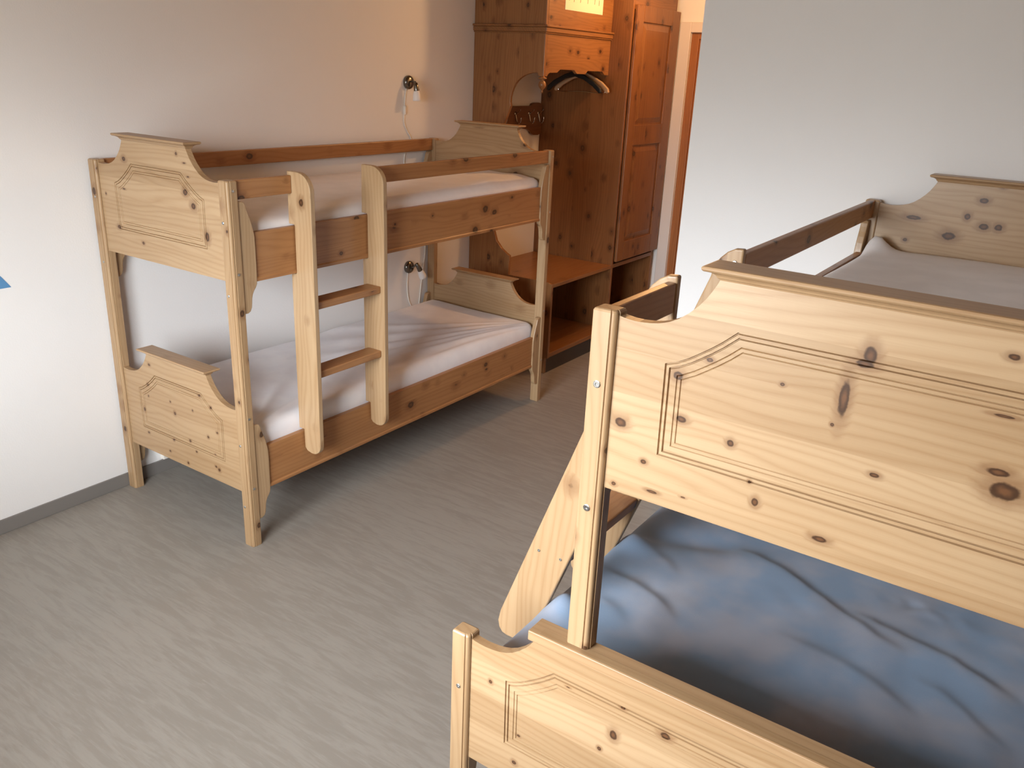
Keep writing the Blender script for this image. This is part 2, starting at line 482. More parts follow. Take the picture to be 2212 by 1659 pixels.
# ================================================================== LEFT BUNK BED
K_LU = [(0.229, 1.443, 0.0114, 0.0086), (0.589, 1.36, 0.0129, 0.0114), (0.63, 1.315, 0.0129, 0.0114), (0.147, 1.177, 0.0114, 0.0071), (0.556, 1.491, 0.0057, 0.0057), (0.209, 1.33, 0.0086, 0.0029), (0.597, 1.462, 0.0086, 0.0029), (0.613, 1.416, 0.0071, 0.0029), (0.298, 1.135, 0.0071, 0.0057), (0.082, 1.298, 0.0043, 0.0043), (0.695, 1.215, 0.0114, 0.0171)]
K_LL = [(0.241, 0.626, 0.0071, 0.0057), (0.215, 0.533, 0.0057, 0.0057), (0.386, 0.45, 0.0071, 0.0071), (0.362, 0.495, 0.0043, 0.0043), (0.212, 0.482, 0.0043, 0.0043), (0.173, 0.412, 0.0057, 0.0086), (0.184, 0.308, 0.0071, 0.0043), (0.36, 0.325, 0.0057, 0.0057), (0.472, 0.353, 0.0057, 0.0057), (0.508, 0.315, 0.0057, 0.0043), (0.325, 0.264, 0.0057, 0.0043), (0.444, 0.245, 0.0057, 0.0057), (0.647, 0.277, 0.0071, 0.0071), (0.628, 0.286, 0.0057, 0.0043), (0.594, 0.405, 0.0057, 0.0057), (0.653, 0.44, 0.0057, 0.0043), (0.626, 0.539, 0.0071, 0.0057), (0.559, 0.572, 0.0071, 0.0043), (0.507, 0.495, 0.0043, 0.0043), (0.629, 0.339, 0.0043, 0.0029)]
# right hand beds are mirrored (x -> W-x), so their lists are too
K_UP = [(0.48, 1.437, 0.0104, 0.0144), (0.474, 1.422, 0.0144, 0.0064), (0.454, 1.359, 0.008, 0.032), (0.444, 1.312, 0.0032, 0.0032), (0.284, 1.232, 0.0064, 0.0064), (0.071, 1.212, 0.0128, 0.0096), (0.19, 1.251, 0.0096, 0.0064), (0.174, 1.33, 0.0096, 0.008), (0.126, 1.147, 0.0064, 0.0048), (0.521, 1.246, 0.008, 0.004), (0.698, 1.276, 0.0208, 0.0144), (0.683, 1.303, 0.016, 0.0064), (0.342, 1.136, 0.0064, 0.008), (0.327, 1.171, 0.0032, 0.0032), (0.458, 1.106, 0.0128, 0.0056), (0.228, 1.372, 0.0064, 0.004), (0.666, 1.477, 0.008, 0.0048), (0.149, 1.092, 0.0112, 0.0032), (0.211, 1.101, 0.0048, 0.0016), (0.069, 1.083, 0.0048, 0.004), (0.673, 1.389, 0.0144, 0.0024), (0.356, 1.359, 0.004, 0.0032)]
K_FT = [(0.106, 0.498, 0.0048, 0.0048), (0.392, 0.675, 0.0056, 0.0032), (0.424, 0.523, 0.0088, 0.012), (0.395, 0.47, 0.0048, 0.0048), (0.19, 0.388, 0.0048, 0.0032), (0.182, 0.304, 0.0064, 0.0056), (0.536, 0.584, 0.0112, 0.008), (0.308, 0.587, 0.0048, 0.0016), (0.439, 0.601, 0.0056, 0.0024)]

bed = empty('bunk_bed', (0, 0, 0))
tag(bed, 'light pine bunk bed with upright ladder, standing along the left wall', 'bunk bed')
LAD = [(.806, .414), (.834, .414), (.836, .335), (.848, .322), (.872, .316)] + arc(.880, .361, .045, -80, 0, 6) + \
      arc(.855, 1.367, .070, 0, 90, 8) + [(.805, 1.437), (.803, 1.244), (.8305, 1.244), (.8345, 1.240), (.8345, 1.062), (.8305, 1.057), (.806, 1.057)]
rungs = [box(B(), .828, .905, .3145, .678, .921, .951), box(B(), .828, .905, .3145, .678, .640, .670)]
posts, lad = upper_bunk(bed, W, False, LAD, rungs, bed, mats={'near': pine('pine_left_top_board', 'x', 'z', stave=.074, knots=K_LU, density=.12, seed=11.0)})
LZ = -.843
mLL = pine('pine_left_low_board', 'x', 'z', stave=.07, knots=K_LL, density=.1, seed=12.0)
for y0, f, mt in ((.012, -1, mLL), (LEN-.034, 1, M_PINE_X)):
    h = obj('footboard', panel_bm(W, LZ, y0, y0+.022, f), mt, bed)
    obj('crown_moulding', crown_bm(W, LZ, y0, y0+.022), M_TOP_X, h)
obj('side_rail', rail_bm(RAIL0, RAIL1, .041, LEN-.041, .226, .404, 1), M_PINE_Y_SHADE, bed, bevel=.002)
obj('side_rail', rail_bm(W-RAIL1, W-RAIL0, .041, LEN-.041, .226, .404, -1), M_PINE_Y_SHADE, bed, bevel=.002)
for far in (False, True):
    obj('bracket', bracket_bm(.811, .8365, -.840, far), M_PINE_ZY, bed, bevel=.003)
    obj('bracket', bracket_bm(W-.8365, W-.811, -.840, far), M_PINE_ZY, bed, bevel=.003)
obj('slat_base', box(B(), .034, RAIL0, .040, LEN-.040, .255, .270), M_PINE_Y_SHADE, bed)
for z in (1.28, 1.02, .433, .171): screw(posts['B'], (.806, 0, z), 'y', .0055)
for z in (1.391, 1.10, .546, .253): screw(posts['B'], (W, .022, z), 'x', .0055, 1)
for z in (1.391, 1.10, .546, .253): screw(posts['C'], (W, LEN-.020, z), 'x', .0055, 1)
for z in (1.28, 1.02): screw(posts['A'], (.025, 0, z), 'y', .005)

# ================================================================== RIGHT FAMILY BUNK
RX, RY, WR = 2.562, -.535, 1.130
bed2 = empty('bunk_bed', (RX, RY, 0))
tag(bed2, 'pale pine family bunk with wide lower bed and leaning ladder, nearest the viewer', 'bunk bed')
# slanted ladder (profile in mirrored local x: outward is > W)
def lx(x): return WR - (x - RX)
s = .357
def xo(z): return 2.187 + s*(z-.426)        # outer edge
def xi(z): return 2.400 + s*(z-.694)        # inner edge
pl = [(lx(2.2835), .412), (lx(2.2835), .374), (lx(2.274), .368), (lx(2.215), .368), (lx(2.200), .372), (lx(2.190), .385), (lx(2.1855), .405), (lx(xo(.44)), .44), (lx(xo(1.36)), 1.36)]
pl += [(lx(2.526), 1.390), (lx(2.540), 1.410), (lx(2.556), 1.426), (lx(2.574), 1.436), (lx(2.597), 1.438), (lx(2.597), 1.244), (lx(2.570), 1.244), (lx(2.569), 1.170), (lx(xi(1.10)), 1.10), (lx(xi(.45)), .45), (lx(xi(.416)), .416)]
def slant_rung(z):
    x0, x1 = xo(z)+.018, xi(z)-.004
    return box(B(), lx(x1), lx(x0), .3145, .678, z-.014, z+.014)
K_FAR = [(0.386, 1.463, 0.0145, 0.0097), (0.173, 1.378, 0.0258, 0.0081), (0.3, 1.328, 0.0226, 0.0145), (0.16, 1.295, 0.0081, 0.0065), (0.346, 1.403, 0.0097, 0.0113), (0.404, 1.375, 0.0161, 0.0113), (0.449, 1.378, 0.0129, 0.0113), (0.435, 1.516, 0.0097, 0.0065)]
mFAR = pine('pine_family_far_board', 'x', 'z', stave=.09, knots=K_FAR, density=.2, seed=15.0, tone=.2)
mUP = pine('pine_family_top_board', 'x', 'z', stave=.086, knots=K_UP, density=.03, seed=13.0, tone=.26)
posts2, lad2 = upper_bunk(bed2, WR, True, pl, [slant_rung(.675), slant_rung(.945)], bed2, zpost=.688, mats={'near': mUP, 'far': mFAR})
# lower double bed
XQ, YQ, WQ = -.289, -.024, 1.419          # local origin and width of the lower frame
LZ2 = -.825
def low_post(x, y, f):
    return obj('post', post_bm(XQ+x, YQ+y, 0, .603, f), M_PINE_Z, bed2)
lp = [low_post(0, 0, -1), low_post(WQ-PX, 0, -1), low_post(WQ-PX, LEN+.024-PY, 1), low_post(0, LEN+.024-PY, 1)]
def foot_bm(y0, y1, f):
    bm = panel_bm(WQ, LZ2, y0, y1, f)
    for v in bm.verts: v.co.x += XQ
    return bm
K_FT2 = [(x+XQ, z, a, b) for x, z, a, b in K_FT]
mFT = pine('pine_family_foot_board', 'x', 'z', stave=.09, knots=K_FT2, density=.05, seed=14.0, tone=.24)
def ledge_bm(ya, yb):
    return box(B(), XQ+.201, XQ+WQ-.201, ya, yb, .662, .6865)
y0 = YQ+.012
ft = obj('footboard', foot_bm(y0, y0+.022, -1), mFT, bed2)
obj('ledge', ledge_bm(y0-.003, y0+.053), M_TOP_X, ft, bevel=.002)
yb = YQ+LEN+.024-.012
ft2 = obj('footboard', foot_bm(yb-.022, yb, 1), M_PINE_X, bed2)
obj('ledge', ledge_bm(yb-.053, yb+.003), M_TOP_X, ft2, bevel=.002)
for a, b, o in ((XQ+.012, XQ+.034, -1), (XQ+WQ-.034, XQ+WQ-.012, 1)):
    obj('side_rail', rail_bm(a, b, YQ+.041, YQ+LEN+.024-.041, .226, .408, o), M_PINE_Y_SHADE, bed2, bevel=.002)
for far in (False, True):
    for x0 in (XQ+.0045, XQ+WQ-.030):
        bm = bracket_bm(x0, x0+.0255, -.830, False)
        for v in bm.verts: v.co.y = (LEN-v.co.y+.0) if far else v.co.y+YQ
        obj('bracket', bm, M_PINE_ZY, bed2, bevel=.003)
obj('slat_base', box(B(), XQ+.034, XQ+WQ-.034, YQ+.060, LEN-.055, .285, .300), M_PINE_Y_SHADE, bed2)
for z in (1.28, 1.019): screw(posts2['B'], (WR-.0215, 0, z), 'y', .0075, -1, flip=WR)
screw(lp[0], (XQ+.023, YQ, .452), 'y', .0062)
for st_, yy in ((0, .2925), (1, .678)):
    stile = [c for c in lad2.children if c.name.startswith('stile')][st_]
    for x, z in ((2.304, .672), (2.369, .670)): screw(stile, (lx(x), yy, z), 'y', .004, -1, flip=WR)
    screw(stile, (lx(2.578), yy, 1.403), 'y', .006, -1, flip=WR)

# ================================================================== MATTRESSES
def mattress_bm(x0, x1, y0, y1, z0, z1, r, fn, nx=60, ny=110, nz=8):
    bm = B()
    hx, hy, hz = (x1-x0)/2, (y1-y0)/2, (z1-z0)/2
    c = Vector(((x0+x1)/2, (y0+y1)/2, (z0+z1)/2))
    def grid(o, u, v, nu, nv):
        vs = [[bm.verts.new(o + u*(i/nu) + v*(j/nv)) for j in range(nv+1)] for i in range(nu+1)]
        for i in range(nu):
            for j in range(nv): bm.faces.new((vs[i][j], vs[i+1][j], vs[i+1][j+1], vs[i][j+1]))
    X, Y, Z = Vector((2*hx, 0, 0)), Vector((0, 2*hy, 0)), Vector((0, 0, 2*hz))
    o = Vector((-hx, -hy, -hz))
    grid(o, X, Y, nx//3, ny//3); grid(o+Z, X, Y, nx, ny)
    grid(o, X, Z, nx, nz); grid(o+Y, X, Z, nx, nz); grid(o, Y, Z, ny, nz); grid(o+X, Y, Z, ny, nz)
    bmesh.ops.remove_doubles(bm, verts=bm.verts[:], dist=1e-5)
    for v in bm.verts:
        p = v.co
        q = Vector((max(-hx+r, min(hx-r, p.x)), max(-hy+r, min(hy-r, p.y)), max(-hz+r*.9, min(hz-r*.9, p.z))))
        d = p-q
        n = d.normalized() if d.length > 1e-6 else Vector((0, 0, 1))
        p2 = q + Vector((n.x*r, n.y*r, n.z*r*.9)) + c
        top = max(0.0, n.z)
        p2 += fn(p2.x, p2.y, p2.z, n, top)
        v.co = p2
    return bm

def nz(x, y, z=0.0): return noise.noise(Vector((x, y, z)))

def f_upper(x, y, z, n, top):
    h = .004*nz(x*3, y*2, 1) + .0022*nz(x*14, y*5, 2)
    h += -.016*math.exp(-((y-.3)/.35)**2)*max(0, (x-.4)/.4)*top
    h += .003*math.sin(34*x + 5*y + 2*nz(x*4, y*3)) * math.exp(-((x-.70)/.10)**2)
    w = n*(h*.7)
    return w + Vector((0, 0, h*top*.6))

def f_lower(x, y, z, n, top):
    # the fitted sheet is pulled into folds that fan out from its far outer corner
    dx, dy = .80-x, 2.06-y
    rr = math.hypot(dx, dy); th = math.atan2(dx, dy)
    fold = 0
    for t0, wd, am in ((.03, .035, .006), (.15, .04, .008), (.25, .03, .0065), (.35, .045, .008), (.52, .06, .006), (.72, .05, .004)):
        fold += am*math.exp(-((th-t0)/wd)**2)
    fold *= math.exp(-((rr-.75)/.62)**2)
    dx2, dy2 = .80-x, y-.05
    r2 = math.hypot(dx2, dy2); t2 = math.atan2(dx2, dy2)
    for t0, wd, am in ((.30, .06, .006), (.62, .08, .005), (1.0, .1, .004)):
        fold += am*math.exp(-((t2-t0)/wd)**2)*math.exp(-((r2-.35)/.25)**2)
    h = fold*1.9 + .006*nz(x*3.2, y*1.8, 4) + .0018*nz(x*12, y*7, 5) - .010*math.exp(-((x-.33)/.25)**2)*math.exp(-((y-1.2)/.6)**2)
    return n*(h*.35*(1-top)) + Vector((0, 0, h*top))

def f_right(x, y, z, n, top):
    h = .004*nz(x*2.5, y*2, 8) + .0015*nz(x*10, y*7, 9)
    h += .035*math.exp(-((x-2.63)/.05)**2-((y-1.47)/.06)**2)*top
    return n*(h*.5) + Vector((0, 0, h*top))

CREASES = [([(2.35, .0), (2.399, -.010), (2.475, -.013), (2.542, -.037), (2.595, -.063), (2.631, -.095)], .016, .12),
           ([(2.40, .175), (2.435, .171), (2.499, .144), (2.565, .092)], .010, .08),
           ([(2.62, .36), (2.703, .338), (2.796, .304), (2.889, .250), (2.999, .185), (3.074, .141), (3.15, .123)], .015, .14),
           ([(2.98, .222), (3.042, .214), (3.137, .192), (3.242, .173), (3.40, .10)], .014, .10),
           ([(2.85, .01), (2.937, .003), (3.03, -.012), (3.121, -.043), (3.222, -.105)], .011, .12),
           ([(3.16, .045), (3.24, .027), (3.286, -.002), (3.323, -.036), (3.40, -.09)], .011, .10),
           ([(2.40, -.13), (2.445, -.140), (2.493, -.153), (2.54, -.191)], .009, .07),
           ([(2.95, -.20), (3.05, -.205), (3.15, -.23), (3.30, -.29)], .009, .12)]
def f_blue(x, y, z, n, top):
    h = .006*nz(x*2.2, y*2.2, 12) + .0016*nz(x*15, y*15, 13)
    # soft creases of the loose sheet: a slow rise, then a steep fall on the far side
    for P, am, wd in CREASES:
        if x < P[0][0]-.02 or x > P[-1][0]+.02: continue
        for p, q in zip(P, P[1:]):
            if x <= q[0] or q is P[-1]: break
        t = (x-p[0])/(q[0]-p[0]); d = y - (p[1]+(q[1]-p[1])*t) + .004*nz(x*20, 3)
        e = min(1, max(0, (x-P[0][0]+.02)/.10))*min(1, max(0, (P[-1][0]+.02-x)/.10))
        e = e*e*(3-2*e)
        h += .62*am*e*(math.exp(-(d/wd)**2) if d < 0 else math.exp(-(d/.026)**2))
    h += .007*nz(x*22, y*16, 3)*math.exp(-((x-3.14)/.10)**2-((y-.37)/.035)**2)
    h += .035*math.exp(-((x-2.375)/.045)**2-((y+.215)/.05)**2)      # pushed up behind the ladder stiles
    h += .032*math.exp(-((x-2.375)/.05)**2-((y-.185)/.045)**2)
    h -= .020*math.exp(-((y-.30-.45*(x-2.45))/.06)**2)*math.exp(-((x-2.52)/.16)**2)
    return n*(h*.5*(1-top)) + Vector((0, 0, h*top))

def mattress(bm, mat, label):
    o = obj('mattress', bm, mat, None, smooth=True)
    return tag(o, label, 'mattress')
mattress(mattress_bm(.038, .8035, .040, 2.060, 1.102, 1.288, .055, f_upper), M_SHEETB, 'white sheeted mattress on the upper bunk beside the left wall')
mattress(mattress_bm(.038, .8035, .040, 2.060, .272, .480, .05, f_lower, 110, 200), M_SHEET, 'white creased mattress on the lower bunk beside the left wall')
mattress(mattress_bm(2.600, 3.655, -.495, 1.525, 1.102, 1.262, .05, f_right), M_SHEETB, 'white sheeted mattress on the upper bunk nearest the viewer')
mattress(mattress_bm(2.312, 3.652, -.488, 1.495, .302, .515, .06, f_blue, 210, 260), M_BLUESHEET, 'wide mattress in a wrinkled blue sheet on the lower bed in front')

# ================================================================== ROOM SHELL
XL, YB, XC, YE, XR, YF, ZC = -.012, 1.580, 1.815, 3.950, 5.4, -2.12, 2.52
def struct(name, bm, mat, parent=None, bevel=0):
    o = obj(name, bm, mat, parent, bevel=bevel)
    if parent is None: o['kind'] = 'structure'
    return o
struct('floor', box(B(), XL-.15, XR+.15, YF-.15, YE+.15, -.06, 0), M_FLOOR)
struct('ceiling', box(B(), XL-.15, XR+.15, YF-.15, YE+.15, ZC, ZC+.06), M_CEIL)
struct('wall_left', box(B(), XL-.12, XL, YF, YE, 0, ZC), M_WALL)
struct('wall_right', box(B(), XR, XR+.12, YF, YB, 0, ZC), M_WALL)
struct('wall_back', box(B(), XC, XR+.12, YB, YE, 0, ZC), M_WALL)
# end wall of the passage with its door opening
DX0, DX1, DZ = .735, 1.545, 2.10
bm = B()
box(bm, XL, DX0, YE, YE+.12, 0, ZC); box(bm, DX1, XC, YE, YE+.12, 0, ZC); box(bm, DX0, DX1, YE, YE+.12, DZ, ZC)
struct('wall_end', bm, M_WALL)
# front wall with the window behind the viewer
WX0, WX1, WZ0, WZ1 = 1.10, 2.65, .85, 2.15
bm = B()
box(bm, XL, WX0, YF-.2, YF, 0, ZC); box(bm, WX1, XR, YF-.2, YF, 0, ZC)
box(bm, WX0, WX1, YF-.2, YF, 0, WZ0); box(bm, WX0, WX1, YF-.2, YF, WZ1, ZC)
struct('wall_front', bm, M_CEIL)
bm = B()
for x in (WX0, (WX0+WX1)/2-.03, WX1-.06): box(bm, x, x+.06, YF-.12, YF-.06, WZ0, WZ1)
for z in (WZ0, WZ1-.06): box(bm, WX0, WX1, YF-.12, YF-.06, z, z+.06)
struct('window_1', bm, M_WHITE)
struct('sky_blocker_slab', box(B(), -1.5, 6.0, YF-1.25, YF-.21, 2.46, 2.58), M_WALL)  # added unseen slab, keeps high sky light off the floor near the window
struct('baseboard_left', box(B(), XL, XL+.009, YF, 2.488, 0, .060), M_BASEB, bevel=.002)
struct('baseboard_back', box(B(), XC, XR, YB-.009, YB, 0, .060), M_BASEB, bevel=.002)
# door casing and door
bm = B()
box(bm, DX0-.082, DX0, YE-.018, YE, 0, DZ+.065); box(bm, DX1, DX1+.082, YE-.018, YE, 0, DZ+.065); box(bm, DX0, DX1, YE-.018, YE, DZ, DZ+.065)
struct('trim_1', bm, M_WHITE, bevel=.004)
bm = B()
for x0, x1, a, b in ((DX0, DX0+.055, .01, .07), (DX0+.055, DX0+.085, .022, .07), (DX1-.055, DX1, .01, .07)):
    box(bm, x0, x1, YE+a, YE+b, 0, DZ)
box(bm, DX0+.055, DX1-.055, YE+.01, YE+.07, DZ-.04, DZ)
struct('trim_2', bm, M_DOOR, bevel=.003)
dr = struct('door_1', box(B(), DX0+.085, DX1-.055, YE+.035, YE+.075, .005, DZ-.04), M_DOOR)
obj('door_handle', tube(B(), [(DX1-.12, YE+.035, 1.03), (DX1-.12, YE-.005, 1.03), (DX1-.23, YE-.010, 1.03)], .008), M_BRIGHT, dr)

# ================================================================== COAT NICHE
YN, YP, XF, XU = 2.490, 3.262, .632, .492
niche = empty('coat_niche', (0, YN, 0))
tag(niche, 'built-in pine coat niche with seat bench and arched open side, beside the far bunk end', 'coat niche')
def W2(bm):          # world -> niche local
    for v in bm.verts: v.co.y -= YN
    return bm
X0 = XL+.001
side = [(X0, 0), (XF-.02, 0), (XF-.02, .105), (XF, .105), (XF, .586), (.600, .596), (.303, .597), (.308, .716), (.282, .729), (.245, .753), (.203, .797), (.178, .866), (.168, .95), (.168, 1.10), (.176, 1.30),
        (.196, 1.42), (.224, 1.50), (.257, 1.576), (.272, 1.611), (.267, 1.635), (.268, 1.660), (.275, 1.687), (.284, 1.711), (.296, 1.732), (.314, 1.754), (.336, 1.772), (.360, 1.785), (.384, 1.794), (.410, 1.801), (.440, 1.804), (.452, 1.803), (.456, 1.789), (.468, 1.785), (XU, 1.785), (XU, 2.48), (X0, 2.48)]
obj('side_panel', W2(dissolve_flat(prism(B(), side, 'y', YN, YN+.022))), M_WARD_ZX, niche, bevel=.003)
fas = [(YN+.022, 1.785), (2.529, 1.785), (2.540, 1.797), (2.557, 1.806), (2.638, 1.808), (2.655, 1.818), (2.672, 1.826), (2.832, 1.826), (2.850, 1.816), (2.868, 1.806), (2.969, 1.806), (2.982, 1.816), (2.995, 1.825), (3.179, 1.825), (3.195, 1.815), (3.212, 1.805), (YP, 1.804), (YP, 2.48), (YN+.022, 2.48)]
obj('fascia', W2(dissolve_flat(prism(B(), fas, 'x', XU-.022, XU))), M_WARD_Y, niche, bevel=.002)
def lmould(z0, z1, o):
    pts = [(X0, YN-o), (XU+o, YN-o), (XU+o, YP), (XU, YP), (XU, YN), (X0, YN)]
    bm = B(); A = [bm.verts.new((x, y, z0)) for x, y in pts]; C = [bm.verts.new((x, y, z1)) for x, y in pts]
    for i in range(6):
        j = (i+1) % 6; bm.faces.new((A[i], A[j], C[j], C[i]))
    bm.faces.new(A); bm.faces.new(C)
    return bm
bm = lmould(2.022, 2.048, .014); b2 = lmould(2.048, 2.060, .022); b3 = lmould(2.014, 2.022, .008)
for extra in (b2, b3):
    me = bpy.data.meshes.new('tmp'); extra.to_mesh(me); extra.free(); bm.from_mesh(me); bpy.data.meshes.remove(me)
obj('band_moulding', W2(bm), M_WARD_Y, niche, bevel=.003)
obj('cabinet_floor', W2(box(B(), X0, XU-.022, YN+.022, YP, 1.93, 1.95)), M_WARD_YX, niche)
obj('seat', W2(box(B(), X0, XF, YN+.022, YP, .561, .586)), M_WARD_YX, niche, bevel=.004)
obj('bottom_board', W2(box(B(), X0, XF-.004, YN+.022, YP, .105, .135)), M_WARD_YX, niche, bevel=.003)
obj('plinth', W2(box(B(), XF-.040, XF-.022, YN+.022, YP, 0, .105)), M_KICK, niche)
obj('hanging_rail', W2(tube(B(), [(.32, YN+.022, 1.885), (.32, YP, 1.885)], .010, 12)), M_BRIGHT, niche)
obj('turned_drop', W2(lathe(B(), [(.012, 1.786), (.012, 1.782), (.023, 1.780), (.025, 1.776), (.023, 1.772), (.011, 1.769), (.009, 1.764), (.016, 1.758), (.0215, 1.748), (.0225, 1.739), (.020, 1.728), (.013, 1.719), (.007, 1.713), (.005, 1.706), (.007, 1.701), (.004, 1.696), (0, 1.694)], (XU-.012, YN+.011, 0), 'z', 20)), M_WARD_ZX, niche, smooth=True)

# ================================================================== WARDROBE
ward = empty('wardrobe', (0, YP, 0))
tag(ward, 'tall pine wardrobe with one raised-panel door beside the passage doorway', 'wardrobe')
def W3(bm):
    for v in bm.verts: v.co.y -= YP
    return bm
Y1 = 3.905
obj('side_panel', W3(box(B(), X0, XF, YP, YP+.023, .0, 2.48)), M_WR_ZX, ward, bevel=.002)
obj('side_panel', W3(box(B(), X0, XF, Y1-.022, Y1, .0, 2.48)), M_WR_ZX, ward, bevel=.002)
obj('back_panel', W3(box(B(), X0, X0+.01, YP+.023, Y1-.022, .105, 2.48)), M_WR_Z, ward)
obj('shelf', W3(box(B(), X0+.01, XF, YP+.023, Y1-.022, .562, .588)), M_WR_YX, ward, bevel=.003)
obj('bottom_board', W3(box(B(), X0+.01, XF-.004, YP+.023, Y1-.022, .105, .135)), M_WR_YX, ward, bevel=.003)
obj('plinth', W3(box(B(), XF-.040, XF-.022, YP+.023, Y1-.022, 0, .105)), M_KICK, ward)
obj('top_rail', W3(box(B(), XF-.022, XF, YP+.023, Y1-.022, 2.20, 2.48)), M_WR_Y, ward)
DY0, DY1, D0, D1 = 3.288, 3.930, .606, 2.226
PU, PLo = (3.382, 3.800, 1.505, 2.130), (3.382, 3.800, .737, 1.375)
bm = B()
box(bm, XF, XF+.021, DY0, PU[0], D0, D1); box(bm, XF, XF+.021, PU[1], DY1, D0, D1)
for a, b in ((D0, PLo[2]), (PLo[3], PU[2]), (PU[3], D1)): box(bm, XF, XF+.021, PU[0], PU[1], a, b)
door = obj('door', W3(bm), M_WR_Z, ward, bevel=.004)
for (a, b, c, d) in (PU, PLo):
    bm = B(); rs = []
    for o, x in ((0, XF+.010), (.010, XF+.010), (.040, XF+.0185), (.043, XF+.020)):
        rs.append([bm.verts.new((x, *p)) for p in ((a+o, c+o), (b-o, c+o), (b-o, d-o), (a+o, d-o))])
    for r0, r1 in zip(rs, rs[1:]):
        for i in range(4):
            j = (i+1) % 4; bm.faces.new((r0[i], r0[j], r1[j], r1[i]))
    bm.faces.new(rs[-1])
    bk = [bm.verts.new((XF+.002, *p)) for p in ((a, c), (b, c), (b, d), (a, d))]
    for i in range(4):
        j = (i+1) % 4; bm.faces.new((bk[i], bk[j], rs[0][j], rs[0][i]))
    bm.faces.new(bk)
    obj('door_panel', W3(bm), M_WR_Z, door)

# ================================================================== COAT RACK, HANGERS, NOTICE
rack = empty('coat_rack', (XL, 2.925, 1.5))
tag(rack, 'dark shaped coat rack board with metal hooks on the wall inside the niche', 'coat rack')
half = [(0, 1.591), (.185, 1.591), (.197, 1.596), (.205, 1.606), (.225, 1.611), (.290, 1.611), (.318, 1.604), (.326, 1.590), (.326, 1.425), (.316, 1.408), (.290, 1.400), (.235, 1.402), (.205, 1.412), (.190, 1.428), (.165, 1.440), (.08, 1.452), (0, 1.455)]
pts = [(y, z-1.5) for y, z in half] + [(-y, z-1.5) for y, z in reversed(half[1:-1])]
obj('board', dissolve_flat(prism(B(), pts, 'x', .001, .021)), M_DARKBOARD, rack, bevel=.003)
for y in (-.155, .005, .165, .280):
    bm = B()
    lathe(bm, [(.012, .021), (.012, .0235), (0, .0235)], (0, y, .045), 'x', 12)
    tube(bm, smoothpath([(.022, y, .048), (.040, y, .050), (.055, y, .062), (.060, y, .072)]), .0035, 6)
    tube(bm, smoothpath([(.023, y, .040), (.030, y, .015), (.040, y, -.012), (.058, y, -.014), (.066, y, .006), (.066, y, .016)]), .0035, 6)
    lathe(bm, [(0, -.005), (.0055, -.003), (.0055, .003), (0, .005)], (.066, y, .018), 'z', 10)
    obj('hook', bm, M_BRIGHT, rack, smooth=True)

def hanger(y, mat_body, label, cx=.33, top=1.82):
    h = empty('coat_hanger', (cx, y, top))
    tag(h, label, 'coat hanger')
    bm = B()
    prof = [(-.205, -.118), (-.198, -.094), (-.15, -.056), (-.07, -.018), (0, .004), (.07, -.018), (.15, -.056), (.198, -.094), (.205, -.118), (.190, -.126), (.14, -.086), (.07, -.048), (0, -.030), (-.07, -.048), (-.14, -.086), (-.190, -.126)]
    prism(bm, prof, 'y', -.011, .011)
    obj('shoulder_bar', dissolve_flat(bm), mat_body, h, bevel=.006, segs=3)
    obj('hook', tube(B(), smoothpath([(0, 0, 0), (0, 0, .03), (.010, 0, .045), (.0135, 0, .066), (.004, 0, .0775), (-.010, 0, .074), (-.0145, 0, .060)]), .0018, 8), M_BRIGHT, h)
    return h
h1 = hanger(3.115, M_BLACK, 'black coat hanger in the niche, in front of the pale wooden one')
h2 = hanger(3.185, M_PALEWOOD, 'pale wooden coat hanger with a metal trouser bar in the niche', cx=.345)
obj('trouser_bar', tube(B(), smoothpath([(-.17, 0, -.100), (-.16, 0, -.125), (.0, 0, -.120), (.16, 0, -.125), (.17, 0, -.100)]), .0022, 8), M_BRIGHT, h2)

note = empty('notice', (XU, 2.903, 2.30))
tag(note, 'cream paper notice pinned to the orange upper front of the coat niche', 'notice')
obj('paper', box(B(), .0006, .0022, -.221, .222, -.148, .165), M_PAPER, note)
bm = B()
random.seed(5)
for y, l in ((-.128, .018), (-.054, .022), (.033, .012), (.116, .014), (.17, .010), (-.18, .010)):
    box(bm, .0022, .0027, y-.0022, y+.0022, -.100+random.uniform(-.012, .004), -.100+l+.02)
o = obj('pen_strokes', bm, M_INK, note)
o['kind'] = 'stuff'

